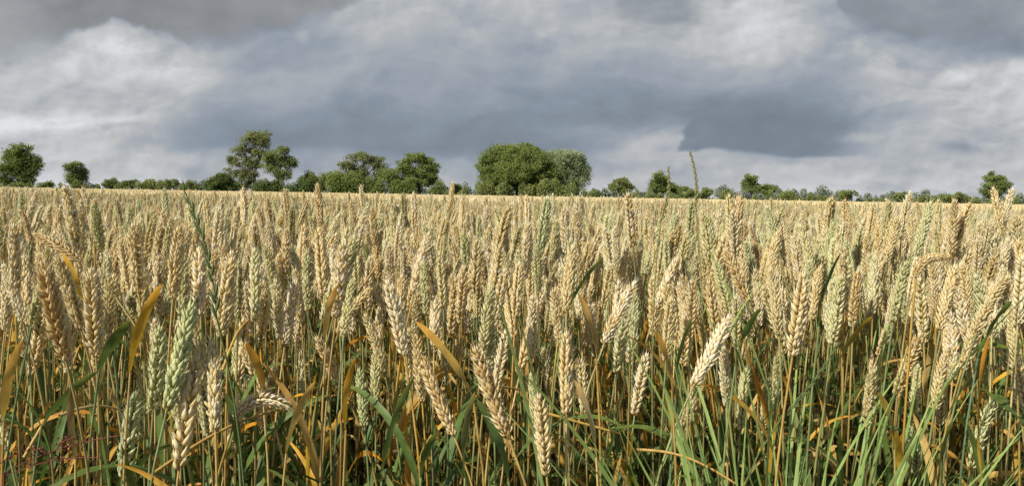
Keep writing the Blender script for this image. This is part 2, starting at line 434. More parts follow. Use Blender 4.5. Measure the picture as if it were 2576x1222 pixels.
# ------------------------------------------------------------------ the mass of the crop: one object, geometry nodes
def source(r, lod, idx):
    parts = []
    if lod in ('hi', 'mid'):
        lean = r.normal(0, .13, 2); T0 = norm([lean[0], lean[1], 1]); L = r.uniform(.070, .098)
        ztop = .83; E = np.array([T0[0] * .12, T0[1] * .12, ztop - L * T0[2]])
        g = [0, 0, .05, .15, .25, .4, .7, .0][idx % 8]
        bend = abs(r.normal(0, .15))
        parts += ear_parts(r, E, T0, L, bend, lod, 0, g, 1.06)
        path = stem_path(np.zeros(3), E, T0, 8)
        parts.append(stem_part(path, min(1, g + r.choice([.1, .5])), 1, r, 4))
        for k in range(3 if lod == 'hi' else 1):
            A = path[int((r.uniform(.5, .78) if k < 2 else r.uniform(.3, .6)) * 7)]
            lg = 1.0 if (r.random() < .4 or k == 2) else 0.0
            parts.append(leaf_part(r, A, r.uniform(0, 2 * pi), r.uniform(.09, .18), r.uniform(.007, .012) if lg else r.uniform(.005, .009), r.uniform(.1, .5), r.uniform(.7, 2.4), 2, lg, 8, r.uniform(-2, 2)))
    else:
        for k in range(18):
            x, y = r.uniform(-.35, .35, 2)
            lean = r.normal(0, .12, 2); T0 = norm([lean[0], lean[1], 1]); L = r.uniform(.075, .098)
            zt = .83 + r.normal(0, .026)
            E = np.array([x, y, zt - L * T0[2]])
            g = r.choice([0, 0, 0, .1, .3])
            parts += ear_parts(r, E, T0, L, abs(r.normal(0, .2)), 'lo', 0, g, 1.05)
            parts.append(tube(np.array([[x, y, .45], E]), .0016, 3, 1, g, r.random()))
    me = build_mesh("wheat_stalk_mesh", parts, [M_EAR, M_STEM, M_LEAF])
    return bpy.data.objects.new("wheat_stalk_source", me)

SRC = {'hi': [source(rng, 'hi', k) for k in range(32)], 'mid': [source(rng, 'mid', k) for k in range(24)], 'lo': [source(rng, 'lo', k) for k in range(10)]}

def scatter(d0, d1, dens, umax, fade=None):
    n = int(umax * (d1 ** 2 - d0 ** 2) * dens)
    d = np.sqrt(rng.uniform(d0 ** 2, d1 ** 2, n)); x = rng.uniform(-umax, umax, n) * d
    return np.stack([x, d], 1)
near = np.concatenate([scatter(1.48, 4.0, 470, .72)])
side = scatter(1.0, 1.48, 340, .85); side = side[np.abs(side[:, 0] / side[:, 1]) > .61]
near = np.concatenate([near, side])
mid = scatter(4.0, 13, 340, .70)
far1 = scatter(13, 38, 15, .68)
far2 = scatter(38, 138, 2.0, .66)
P, ROT, SCL, LOD, PICK = [], [], [], [], []
def und(x, y):
    return .02 * np.sin(x * .9 + 1.3 * np.sin(y * .35)) + .018 * np.sin(y * 1.1 + x * .3)
for arr, lod, nsrc, sd in ((near, 0, 32, .044), (mid, 1, 24, .036), (far1, 2, 10, .018), (far2, 2, 10, .018)):
    n = len(arr)
    P.append(np.column_stack([arr, np.zeros(n)]))
    ROT.append(np.column_stack([rng.normal(0, .05, n), rng.normal(0, .05, n), rng.uniform(0, 2 * pi, n)]))
    hgt = .830 + rng.normal(0, sd, n) + und(arr[:, 0], arr[:, 1]) * (1 if lod < 2 else .4)
    tall = rng.random(n) < (.010 if lod < 2 else .012); hgt = np.where(tall, hgt + rng.uniform(.05, .10, n), hgt)
    SCL.append(np.clip(hgt, .62, .96) / .83)
    LOD.append(np.full(n, lod)); PICK.append(rng.integers(0, nsrc, n))
P = np.concatenate(P); ROT = np.concatenate(ROT); SCL = np.concatenate(SCL); LOD = np.concatenate(LOD); PICK = np.concatenate(PICK)
npts = len(P)
ys = np.concatenate([np.linspace(11, 40, 60), np.linspace(41, 139, 70), [139.3]])
us = np.linspace(-.75, .75, 160)
Yg, Ug = np.meshgrid(ys, us, indexing='ij'); Xg = Yg * Ug
Zg = .745 + und(Xg, Yg) * .5 + rng.normal(0, .012, Xg.shape); Zg[-1] = 0
Zg[0] = .5
CV = np.stack([Xg, Yg, Zg], -1).reshape(-1, 3)
i, j = np.meshgrid(np.arange(len(ys) - 1), np.arange(len(us) - 1), indexing='ij'); n_ = len(us)
CF = np.stack([i * n_ + j, i * n_ + j + 1, (i + 1) * n_ + j + 1, (i + 1) * n_ + j], -1).reshape(-1, 4)
ALLV = np.concatenate([CV, P])
zz = np.zeros(len(ALLV))
cme = build_mesh("wheat_crop", [(ALLV, CF, zz, zz, 0, 0)], [M_CAN])
def add_attr(me, nm, typ, arr):
    a = me.attributes.new(nm, typ, 'POINT')
    a.data.foreach_set('vector' if typ == 'FLOAT_VECTOR' else 'value', arr.ravel())
nc = len(CV)
add_attr(cme, 'rot', 'FLOAT_VECTOR', np.concatenate([np.zeros((nc, 3)), ROT]).astype(np.float32))
add_attr(cme, 'scl', 'FLOAT', np.concatenate([np.ones(nc), SCL]).astype(np.float32))
add_attr(cme, 'lod', 'INT', np.concatenate([np.full(nc, -1), LOD]).astype(np.int32))
add_attr(cme, 'pick', 'INT', np.concatenate([np.zeros(nc), PICK]).astype(np.int32))
crop = bpy.data.objects.new("wheat_crop", cme); C.objects.link(crop)
crop["kind"] = "stuff"; crop["label"] = "dense ripe golden wheat crop stretching to the hedgerow"; crop["category"] = "wheat field"
ng = bpy.data.node_groups.new("wheat_scatter", 'GeometryNodeTree')
ng.interface.new_socket(name="Geometry", in_out='INPUT', socket_type='NodeSocketGeometry')
ng.interface.new_socket(name="Geometry", in_out='OUTPUT', socket_type='NodeSocketGeometry')
gi = ng.nodes.new('NodeGroupInput'); go = ng.nodes.new('NodeGroupOutput')
join = ng.nodes.new('GeometryNodeJoinGeometry'); ng.links.new(gi.outputs[0], join.inputs[0])
def named(nm, typ):
    n = ng.nodes.new('GeometryNodeInputNamedAttribute'); n.data_type = typ; n.inputs['Name'].default_value = nm
    return n.outputs[0]
a_rot, a_scl, a_lod, a_pick = named('rot', 'FLOAT_VECTOR'), named('scl', 'FLOAT'), named('lod', 'INT'), named('pick', 'INT')
for li, key in enumerate(('hi', 'mid', 'lo')):
    jn = ng.nodes.new('GeometryNodeJoinGeometry')
    for ob in SRC[key]:
        oi = ng.nodes.new('GeometryNodeObjectInfo'); oi.inputs['Object'].default_value = ob
        g2 = ng.nodes.new('GeometryNodeGeometryToInstance'); ng.links.new(oi.outputs['Geometry'], g2.inputs[0]); ng.links.new(g2.outputs[0], jn.inputs[0])
    cmp = ng.nodes.new('FunctionNodeCompare'); cmp.data_type = 'INT'; cmp.operation = 'EQUAL'
    ng.links.new(a_lod, cmp.inputs[2]); cmp.inputs[3].default_value = li
    ip = ng.nodes.new('GeometryNodeInstanceOnPoints')
    ng.links.new(gi.outputs[0], ip.inputs['Points']); ng.links.new(cmp.outputs[0], ip.inputs['Selection'])
    ng.links.new(jn.outputs[0], ip.inputs['Instance']); ip.inputs['Pick Instance'].default_value = True
    ng.links.new(a_pick, ip.inputs['Instance Index']); ng.links.new(a_rot, ip.inputs['Rotation']); ng.links.new(a_scl, ip.inputs['Scale'])
    ng.links.new(ip.outputs[0], join.inputs[0])
ng.links.new(join.outputs[0], go.inputs[0])
md = crop.modifiers.new("scatter", 'NODES'); md.node_group = ng
print("crop instances", npts)

# ------------------------------------------------------------------ grasses among the wheat
def tuft(px, d, n, hmin, hmax, spread, label, w=(.003, .007), lean=.30):
    root = place(px, 1200, d); root[2] = 0
    parts = []
    for k in range(n):
        a = rng.uniform(0, 2 * pi); rr = spread * math.sqrt(rng.random())
        A = np.array([rr * math.cos(a), rr * math.sin(a) * .5, 0])
        parts.append(leaf_part(rng, A, rng.choice([0, pi]) + rng.normal(0, .8), rng.uniform(hmin, hmax), rng.uniform(*w), rng.uniform(.0, lean) * .4, rng.uniform(.1, .85), 0, 0, 20, rng.uniform(-1, 1)))
    me = build_mesh("blades", parts, [M_GRASS])
    make_thing("grass_tuft", label, "grass", tuple(root), [("blades", me, None)], "grass tufts in the wheat")
GL = "tuft of long bright green grass blades among wheat stems"
for (px, d, n, a, b, s) in [(1930, .90, 26, .62, .84, .04), (2000, .86, 34, .62, .86, .04), (2070, .88, 32, .62, .84, .04), (2140, .92, 14, .60, .80, .03),
                            (1880, 1.0, 8, .64, .82, .03), (2010, 1.0, 20, .7, .88, .04), (1150, .92, 4, .60, .70, .02), (1540, .96, 5, .62, .72, .02),
                            (1440, 1.18, 5, .86, .95, .03), (2090, 1.18, 6, .86, .95, .03), (2290, .95, 3, .60, .70, .03)]:
    tuft(px, d, n, a, b, s, GL, w=(.003, .0085))

def grass_spike(tip, mid, d, L, mat, label, r0=.0009, wsp=1.0, n=20, bow=.008):
    Pt = place(*tip, d); Pm = place(*mid, d)
    T0 = norm(Pt - Pm)
    root = np.array([Pm[0] + .02, d + .01, 0]); Er = Pm - root
    path = bez(np.zeros(3), np.array([0, 0, .5 * Er[2]]), Er - T0 * .2, Er, 16)
    ax = np.array([Er, Er + (Pt - Pm) * .5 + np.array([bow, 0, 0]), Pt - root])
    s = np.linspace(0, 1, 20)[:, None]
    spine = (1 - s) ** 2 * ax[0] + 2 * s * (1 - s) * ax[1] + s * s * ax[2]
    u = (np.arange(n) + .3) / n; ii = (u * 19).astype(int)
    T = norm(np.gradient(spine, axis=0))[ii]
    sd = np.where(np.arange(n) % 2 == 0, 1., -1.)[:, None] * norm(np.cross(T, [0, 1, 0.2]))
    ll = L / n * 1.9 * (1 - .35 * u)
    hk = husks(spine[ii], T + .28 * sd, sd, ll, ll * .24 * wsp, np.full(n, .15), 'hi', rng.random(n), 0, 0, .03)
    make_thing("grass_stalk", label, "grass", tuple(root),
        [("stem", build_mesh("stem", [tube(path, r0, 5, 0, 0)], [mat]), None), ("seed_head", build_mesh("seed_head", [hk, tube(spine, .0008, 4, 0, 0)], [mat]), None)],
        "tall grass seed stalks above the wheat")
grass_spike((455, 462), (545, 800), .82, .13, M_SPIKE, "slender dark green grass seed stalk rising above the wheat", .0010, wsp=1.15, n=16, bow=.014)
grass_spike((1735, 380), (1750, 520), 1.10, .085, M_SPIKE2, "tall ripening grass seed stalk poking above the horizon", wsp=1.9)
grass_spike((1681, 420), (1662, 560), 1.10, .085, M_SPIKE2, "tall ripening grass seed stalk leaning above the wheat", wsp=1.8)
grass_spike((2110, 860), (1960, 1060), .90, .12, M_SPIKE, "slender dark green grass seed stalk beside the tufts", wsp=.8)

def lone_leaf(p0, p1, d, width, g, label):
    A = place(*p0, d); Bp = place(*p1, d)
    L = np.linalg.norm(Bp - A); T = norm(Bp - A)
    root = np.array([A[0], A[1] + .01, 0])
    stem = stem_path(np.zeros(3), A - root, np.array([T[0] * .3, 0, 1]), 10)
    az = 0 if T[0] > 0 else pi
    rise = math.acos(max(-1, min(1, T[2])))
    lf = leaf_part(rng, A - root, az, L * 1.02, width, rise - .18, .4, 0, g, 18, 1.4)
    make_thing("wheat_shoot", label, "wheat", tuple(root), [("stem", build_mesh("stem", [stem_part(stem, g, 0, rng)], [M_STEM]), None), ("leaf", build_mesh("leaf", [lf], [M_LEAF]), None)])
LO = "headless wheat shoot with a broad orange dry leaf"; LG = "headless wheat shoot with a broad green leaf"; LY = "headless wheat shoot with a broad yellow-green leaf"
for (p0, p1, d, wd, g, lb) in [((328, 935), (405, 720), .86, .012, 0, LO), ((250, 930), (345, 805), .88, .013, 1, LG), ((105, 1070), (245, 940), .88, .009, 1, LG),
    ((1190, 1000), (1040, 815), .91, .011, 0, LO), ((1280, 1210), (1195, 1010), .87, .014, 1, LG), ((205, 760), (150, 640), 1.1, .009, 0, LO),
    ((2085, 960), (2200, 800), .96, .012, .6, LY), ((2460, 900), (2550, 760), 1.0, .013, 1, LG), ((1850, 920), (1920, 780), .96, .013, 1, LG),
    ((960, 1210), (1050, 950), .88, .009, 1, LG), ((2470, 1200), (2510, 850), .92, .009, 0, LO), ((820, 860), (850, 720), 1.0, .010, 0, LO),
    ((10, 1060), (55, 860), .88, .011, 0, LO), ((1170, 1200), (1200, 990), .88, .010, .7, LY), ((1500, 900), (1450, 740), 1.0, .010, .2, LO),
    ((660, 980), (620, 860), .95, .011, .1, LO), ((1060, 1200), (1100, 1090), .87, .012, 1, LG), ((2370, 1220), (2400, 1060), .87, .011, .9, LG),
    ((2250, 1130), (2210, 990), .90, .011, .5, LY), ((2600, 1100), (2480, 990), .93, .009, 1, LG), ((1420, 800), (1520, 650), 1.05, .007, 1, LG), ((2060, 820), (2120, 640), 1.05, .007, 1, LG),
    ((870, 1080), (900, 900), .90, .009, 0, LO), ((1690, 980), (1640, 830), .93, .010, .1, LO), ((720, 1140), (800, 960), .88, .010, .1, LO), ((1500, 1150), (1440, 960), .88, .009, 0, LO),
    ((600, 1140), (560, 990), .90, .010, 1, LG), ((190, 1150), (200, 960), .88, .008, .2, LO), ((1700, 1000), (1745, 800), .95, .007, 1, LG)]:
    lone_leaf(p0, p1, d, wd, g, lb)

def straw(p0, p1, d0, d1, sag=.01):
    A = place(*p0, d0); Bp = place(*p1, d1)
    s = np.linspace(0, 1, 12)[:, None]
    path = (Bp - A) * s + np.array([0, 0, 1]) * (sag * np.sin(pi * s))
    me = build_mesh("broken_straw", [tube(path, np.linspace(.0018, .0012, 12), 6, 0, 0, .9)], [M_STEM])
    me.attributes['t'].data.foreach_set('value', np.ones(len(me.vertices), dtype=np.float32))
    o = bpy.data.objects.new("broken_straw", me); o.location = A; C.objects.link(o)
    o["label"] = "broken dry straw lying slantwise across wheat stems"; o["category"] = "straw"; o["group"] = "broken straws in the wheat"
straw((385, 1190), (735, 1020), .84, .95); straw((560, 930), (625, 805), 1.0, 1.05); straw((150, 1045), (330, 1040), .95, 1.05)
straw((900, 740), (1010, 610), 1.3, 1.4); straw((1225, 965), (1310, 980), .95, 1.0, .0); straw((1600, 1130), (1850, 1215), .95, .9)
straw((1650, 790), (1850, 650), 1.4, 1.5); straw((1380, 1040), (1560, 1090), 1.0, 1.0, .0); straw((60, 1150), (200, 960), 1.0, 1.1)

# dock with red-brown seeds
root = place(20, 1200, .84); root[2] = 0
parts_s, parts_d = [], []
top = place(10, 1190, .84) - root
parts_s.append(tube(bez(np.zeros(3), np.array([0, 0, .2]), np.array([-.01, 0, .4]), top, 8), .0014, 5, 0, 0))
for (a, b) in [((5, 1190), (300, 1095)), ((15, 1195), (255, 1150)), ((0, 1165), (110, 1135)), ((120, 1165), (185, 1100))]:
    A = place(*a, .84) - root; Bp = place(*b, .83) - root
    s = np.linspace(0, 1, 14)[:, None]
    path = A + (Bp - A) * s + np.array([0, 0, .006]) * np.sin(pi * s)
    parts_s.append(tube(path, .0005, 5, 0, 0))
    n = 24; k = rng.integers(3, 14, n)
    cl = path[k] + rng.normal(0, .0024, (n, 3))
    D = norm(rng.normal(0, 1, (n, 3))); o_ = norm(rng.normal(0, 1, (n, 3)))
    parts_d.append(husks(cl, D, o_, np.full(n, .0027), np.full(n, .0025), np.full(n, .05), 'mid', rng.random(n), 0, 0))
make_thing("dock_plant", "dried dock stems with clustered red-brown seeds among wheat", "weed", tuple(root),
    [("stem", build_mesh("stem", parts_s, [M_DOCK]), None), ("seed_cluster", build_mesh("seed_cluster", parts_d, [M_DOCK]), None)])

# ------------------------------------------------------------------ trees
def leaves_at(cent, size, r, up=.6):
    n = len(cent)
    N_ = norm(r.normal(0, .65, (n, 3)) + np.array([-.4, -.55, up])); A = norm(np.cross(N_, r.normal(0, 1, (n, 3)))); B = np.cross(N_, A)
    s = size * r.uniform(.6, 1.3, n)[:, None]
    V = np.stack([cent - A * s, cent - B * s * .6, cent + A * s, cent + B * s * .6], 1).reshape(-1, 3)
    Fq = np.arange(4 * n).reshape(n, 4)
    return V, Fq, np.zeros(4 * n), np.repeat(r.random(n), 4), 0, 0

def tree(trunk_px, D, blobs, mat, label, dens=150, leaf=.13, clump=.36, name="tree", trunk_w=.28, droop=0, thin=1.2):
    r = np.random.default_rng(int(trunk_px * 7 + D))
    dens = dens * 2.5
    root = place(trunk_px, 490, D); root[2] = 0
    B = []
    for (cx, cy, rx, ry) in blobs:
        c = place(cx, cy, D) - root; k = D / F
        B.append((c, rx * k, ry * k))
    cents = []; limbs = []
    topz = max(c[2] for c, _, _ in B)
    fork = np.array([0, 0, max(.8, topz * .35)])
    limbs.append(tube(np.array([[0, 0, -.1], [.03, 0, fork[2] * .5], fork]), np.array([trunk_w * 1.3, trunk_w, trunk_w * .8]), 8, 0, 0))
    for (c, rx, rz) in B:
        c = c + np.array([0, r.uniform(-.25, .25) * rx, 0])
        mid = (fork + c) / 2 + np.array([0, 0, -.15 * rz]) + r.normal(0, .12, 3)
        limbs.append(tube(bez(fork, fork + np.array([0, 0, .3]), mid, c, 7), np.linspace(trunk_w * .5, .06, 7), 6, 0, 0))
        ns = max(8, int(10 * thin * (rx * rz) ** .75 + 8))
        dv = norm(r.normal(0, 1, (ns, 3))); rad = r.uniform(.3, .97, ns)[:, None]
        sub = c + dv * rad * np.array([rx, rx * .9, rz])
        total = int(dens * pi * rx * rz)
        wts = r.uniform(.4, 1.6, ns); wts /= wts.sum()
        for q in range(ns):
            limbs.append(tube(bez(c, c * .6 + sub[q] * .4 + np.array([0, 0, .1]), c * .3 + sub[q] * .7, sub[q], 4), np.linspace(.05, .02, 4), 4, 0, 0))
            m = int(total * wts[q]) + 1
            sr = clump * min(rx, rz) * r.uniform(.65, 1.3) + .14
            pv = norm(r.normal(0, 1, (m, 3))) * (r.random((m, 1)) ** .6) * np.array([sr * 1.3, sr * 1.3, sr * .9])
            if droop: pv[:, 2] -= droop * r.random(m) ** 2 * sr * 2
            cents.append(sub[q] + pv)
    cents = np.concatenate(cents)
    cents[:, 2] = np.maximum(cents[:, 2], .3)
    crown = build_mesh("crown", [leaves_at(cents, leaf, r)], [mat], smooth=False)
    make_thing(name, label, "bush" if name == "bush" else "tree", tuple(root), [("trunk", build_mesh("trunk", limbs, [M_BARK]), None), ("crown", crown, None)])

tree(50, 165, [(50, 405, 46, 34), (22, 430, 28, 28), (86, 412, 24, 24), (52, 380, 32, 18), (70, 445, 34, 20), (20, 395, 14, 12), (10, 455, 24, 16), (50, 460, 30, 14)], M_OAK, "rounded mature oak tree with a broken outline at the hedge end", dens=140)
tree(188, 175, [(188, 421, 27, 16), (182, 445, 24, 18), (203, 440, 20, 20), (190, 460, 18, 12)], M_OAK, "small round-headed tree standing in the hedge")
tree(555, 150, [(555, 455, 36, 22), (545, 468, 34, 18), (580, 464, 20, 18)], M_DARKF, "dense dark green rounded bush", name="bush", trunk_w=.12, dens=200)
tree(640, 160, [(640, 348, 42, 22), (662, 345, 24, 18), (612, 378, 36, 18), (655, 385, 32, 16), (592, 408, 26, 18), (632, 410, 34, 22), (622, 440, 34, 22), (668, 362, 16, 10), (585, 435, 22, 16), (620, 462, 30, 14)], M_OPEN, "tall open-crowned tree with bare limbs showing through", dens=78, clump=.33)
tree(700, 158, [(700, 395, 30, 20), (712, 376, 22, 10), (725, 412, 24, 20), (682, 420, 26, 18), (710, 438, 30, 18), (675, 400, 18, 16), (740, 410, 12, 10)], M_OAK, "smaller gappy tree beside a taller one", dens=90, clump=.34)
tree(912, 160, [(915, 398, 44, 18), (880, 418, 28, 20), (948, 412, 30, 20), (905, 440, 50, 26), (865, 445, 24, 22), (960, 440, 22, 22), (910, 462, 50, 16)], M_OPEN, "domed thin-leaved tree with twigs showing through", dens=80, clump=.31)
tree(1055, 156, [(1050, 398, 36, 18), (1078, 415, 26, 20), (1022, 422, 26, 22), (1055, 440, 46, 26), (985, 445, 36, 26), (1035, 462, 64, 20), (1092, 445, 14, 22)], M_OAK, "leafy tree with lower side growth merging into the hedge", dens=140)
tree(1300, 155, [(1300, 393, 55, 34), (1245, 402, 36, 34), (1350, 408, 40, 34), (1295, 435, 88, 36), (1225, 432, 24, 38), (1380, 440, 28, 34), (1325, 376, 30, 16), (1275, 378, 26, 14), (1300, 458, 95, 24), (1250, 470, 50, 18), (1340, 472, 60, 18), (1300, 415, 60, 40)], M_OAK, "broad dense dark green tree with rounded crown", dens=190, clump=.40, thin=1.6)
tree(1425, 157, [(1420, 393, 50, 24), (1454, 408, 30, 26), (1395, 405, 26, 30), (1430, 430, 46, 28), (1470, 425, 18, 18), (1435, 452, 42, 22)], M_WILLOW, "pale grey-green willow tree beside a dense dark tree", dens=190, droop=1.6, clump=.40, thin=1.6)
tree(1563, 170, [(1565, 458, 28, 12), (1555, 474, 30, 14), (1580, 474, 22, 12)], M_HEDGE, "low spreading tree in the hedgerow", dens=140, trunk_w=.15)
tree(1660, 165, [(1662, 450, 26, 17), (1655, 472, 28, 18), (1685, 470, 26, 18), (1712, 480, 26, 14)], M_OAK, "small tree with dense crown in the hedgerow", dens=140, trunk_w=.16)
tree(1890, 170, [(1888, 450, 18, 14), (1898, 472, 28, 16), (1935, 476, 32, 14), (1880, 462, 14, 14)], M_OAK, "small irregular tree in the hedgerow", dens=130, trunk_w=.15)
tree(2503, 170, [(2503, 450, 28, 16), (2490, 472, 24, 18), (2520, 470, 24, 20), (2505, 488, 26, 14)], M_OAK, "small rounded tree above the hedge", dens=140, trunk_w=.16)
for (x, y, rx, ry) in [(1775, 484, 20, 13), (1832, 488, 16, 10), (282, 460, 18, 12), (1150, 474, 18, 10), (2268, 492, 18, 9), (780, 450, 26, 18), (2400, 494, 24, 11), (820, 455, 26, 20), (385, 462, 26, 12), (1740, 484, 16, 12), (330, 462, 26, 11), (120, 464, 20, 9), (430, 462, 22, 10), (2130, 488, 26, 10), (2330, 500, 26, 7)]:
    tree(x, 160, [(x, y, rx, ry), (x - rx * .6, y + ry * .5, rx * .7, ry * .9)], M_HEDGE, "rounded green bush in the hedgerow", name="bush", dens=160, trunk_w=.08)

def hedge(x0, x1, D, tops, mat, label, dens=220, leaf=.14, name="hedge", stuff=False, cat="hedge", k_h=1.0, step=1.6, vmin=.55, vmax=1.25):
    r = np.random.default_rng(int(x0 + 5 * D + 3000))
    a = place(x0, 490, D); b = place(x1, 490, D)
    root = (a + b) / 2; root[2] = 0
    xs = np.linspace(x0, x1, len(tops))
    zt = np.array([place(x, t, D)[2] for x, t in zip(xs, tops)]); wx = np.array([place(x, t, D)[0] for x, t in zip(xs, tops)]) - root[0]
    Lw = wx[-1] - wx[0]
    nc_ = int(Lw * step)
    cx = r.uniform(wx[0], wx[-1], nc_); ht = np.interp(cx, wx, zt) * r.uniform(vmin, vmax, nc_) * k_h
    ht = ht * (1 + .22 * np.sin(cx * .35 + x0) * np.sin(cx * .13 + 1))
    cents = []
    for k in range(nc_):
        rr = r.uniform(.6, 1.2) * max(.6, ht[k] * .35)
        m = int(dens * rr * ht[k])
        q = norm(r.normal(0, 1, (m, 3))) * (r.random((m, 1)) ** .4) * np.array([rr, rr * .8, ht[k] * .5])
        q += np.array([cx[k], r.normal(0, .35), ht[k] * .5]); cents.append(q)
    cents = np.concatenate(cents); cents[:, 2] = np.maximum(cents[:, 2], .05)
    me = build_mesh(name, [leaves_at(cents, leaf, r)], [mat], smooth=False)
    o = bpy.data.objects.new(name, me); o.location = root; C.objects.link(o)
    o["label"] = label; o["category"] = cat
    if stuff: o["kind"] = "stuff"
hedge(-60, 530, 152, [468, 464, 462, 464, 456, 454, 456, 454, 460], M_HEDGE, "long low uneven green hedgerow along the field edge")
hedge(500, 860, 153, [464, 464, 464, 450, 442, 442, 438], M_DARKF, "tall dark hedge beneath the open-crowned trees")
hedge(840, 1110, 152, [437, 445, 450, 450, 450, 460], M_OAK, "thick bushy hedge around the trees")
hedge(1120, 1640, 150, [476, 470, 464, 466, 462, 464, 470, 478, 482, 482], M_HEDGE, "leafy lighter green hedge below the big tree")
hedge(1600, 2000, 162, [486, 484, 490, 490, 490, 486, 488], M_HEDGE, "low broken hedge with small bushes")
hedge(1960, 2640, 160, [486, 492, 496, 500, 500, 498, 496, 498, 502], M_HEDGE, "low scrubby hedge running along the far boundary")
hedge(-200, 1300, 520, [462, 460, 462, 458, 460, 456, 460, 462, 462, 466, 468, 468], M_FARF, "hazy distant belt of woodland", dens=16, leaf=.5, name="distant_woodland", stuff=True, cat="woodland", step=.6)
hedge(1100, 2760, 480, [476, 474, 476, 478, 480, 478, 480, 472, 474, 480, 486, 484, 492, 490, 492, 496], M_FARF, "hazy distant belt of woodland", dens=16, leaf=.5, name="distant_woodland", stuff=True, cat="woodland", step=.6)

# ------------------------------------------------------------------ sky backdrop: curved shell with storm clouds
def vnoise(x, y, seed):
    r = np.random.default_rng(seed); G = r.random((256, 256))
    xi = np.floor(x).astype(int); yi = np.floor(y).astype(int); fx = x - xi; fy = y - yi
    fx = fx * fx * fx * (fx * (fx * 6 - 15) + 10); fy = fy * fy * fy * (fy * (fy * 6 - 15) + 10)
    g = lambda a, b: G[a % 256, b % 256]
    return (g(xi, yi) * (1 - fx) + g(xi + 1, yi) * fx) * (1 - fy) + (g(xi, yi + 1) * (1 - fx) + g(xi + 1, yi + 1) * fx) * fy
def fbm(x, y, seed, octs=6, gain=.52):
    s = 0; a = 1; tot = 0; c, sn = math.cos(.6), math.sin(.6)
    for k in range(octs):
        s = s + a * vnoise(x, y, seed + k); tot += a; a *= gain
        x, y = (x * c - y * sn) * 2.03 + 17.3, (x * sn + y * c) * 2.03 + 9.1
    return s / tot
def sstep(a, b, x):
    t = np.clip((x - a) / (b - a), 0, 1); return t * t * (3 - 2 * t)

RS = 2500.0
az = np.radians(np.concatenate([np.linspace(-78, -34, 110), np.linspace(-33.9, 33.9, 1000), np.linspace(34, 78, 110)]))
el = np.radians(np.concatenate([np.linspace(-2, 15, 330), np.linspace(15.3, 58, 70)]))
AZ, EL = np.meshgrid(az, el, indexing='ij')
DX = np.sin(AZ) * np.cos(EL); DY = np.cos(AZ) * np.cos(EL); DZ = np.sin(EL)
azc = np.clip(AZ, -radians(50), radians(50))
ty = np.tan(EL) / np.cos(azc); tx = np.tan(azc) + (AZ - azc) * 2.0
pvec = np.stack([tx, np.ones_like(tx), ty], -1) @ R3
PX = 1288 + F * pvec[..., 0] / -pvec[..., 2]; PY = 611 - F * pvec[..., 1] / -pvec[..., 2]
wx_ = (fbm(PX / 260, PY / 170, 50, 4) - .5); wy_ = (fbm(PX / 260, PY / 170, 80, 4) - .5)
X_ = PX + wx_ * 180; Y_ = PY + wy_ * 80
tab = np.array([
 [146,144,148,184,190,170,202,166,144],
 [154,174,148,180,184,182,202,158,144],
 [180,196,166,164,164,176,190,174,152],
 [206,200,170,158,157,163,168,192,202],
 [196,184,160,153,151,153,156,184,194],
 [214,198,154,148,148,151,148,172,190],
 [194,188,152,143,149,174,150,180,188],
 [198,194,178,164,170,184,180,184,188],
 [206,202,196,190,190,190,188,188,192]], float)
def sample(tab, X, Y):
    gx = np.clip(X / 322, 0, 7.999); gy = np.clip(Y / 60, 0, 7.999)
    i = gx.astype(int); j = gy.astype(int); fx = gx - i; fy = gy - j
    fx = fx * fx * (3 - 2 * fx); fy = fy * fy * (3 - 2 * fy)
    return (tab[j, i] * (1 - fx) + tab[j, i + 1] * fx) * (1 - fy) + (tab[j + 1, i] * (1 - fx) + tab[j + 1, i + 1] * fx) * fy
Lm = sample(tab, X_, Y_)
def field(ax, ay):
    return fbm((PX + ax) / 230 + wx_ * .6, (PY + ay) / 130 + wy_ * .6, 5, 7, .50)
def puffs(ax, ay):
    return fbm((PX + ax) / 110 + wx_ * .5, (PY + ay) / 70 + wy_ * .5, 600, 6, .50)
fine = fbm(PX / 60, PY / 48, 33, 5) - .5
det = field(0, 0) - .5
emb = np.clip(field(12, 10) - field(-12, -10), -.2, .2)
pe = np.clip(puffs(7, 6) - puffs(-7, -6), -.15, .15)
zone = sstep(155, 200, Lm)
Lm = Lm + det * 30 + emb * -30 - pe * 60 * (.25 + .75 * zone)
# overlapping cloud masses: soft bounded tone steps
for (sd_, thr, amp, sx, sy) in ((400, .53, 9, 330, 140), (430, .56, 7, 180, 90), (460, .50, 8, 460, 110)):
    f_ = fbm(PX / sx + wx_ * .3, PY / sy + wy_ * .3, sd_, 6, .46)
    Lm = Lm + (.5 - sstep(thr - .02, thr + .05, f_)) * amp * (.4 + .6 * zone)
warm = np.zeros_like(Lm)
X2 = PX + wx_ * 80; Y2 = PY + wy_ * 50
edge = np.interp(X2, [-600, 0, 100, 200, 300, 380, 450, 560, 650, 750, 850, 960, 1100], [190, 150, 132, 88, 62, 78, 94, 106, 78, 48, 18, -20, -90]) + fine * 44
soft = 11 + 24 * sstep(.35, .65, fbm(PX / 200, PY / 200, 300, 3))
soft = soft * (1 + 1.2 * sstep(240, 60, X2))
dm = sstep(.5, -1.2, (Y2 - edge) / soft) * sstep(1150, 850, X2)
rim = np.exp(-((Y2 - edge - 36) / 40) ** 2) * sstep(150, 240, X2 + fine * 80) * sstep(440, 300, X2)
Lm = Lm + rim * (26 + fine * 50)
rim2 = np.exp(-((Y2 - edge - 16) / 20) ** 2) * sstep(480, 600, X2) * sstep(900, 780, X2)
Lm = Lm + rim2 * 8
Lm = Lm * (1 - dm) + dm * (144 + det * 34 + fine * 10 + emb * -20 + 12 * sstep(300, 0, X2)); warm = np.maximum(warm, dm)
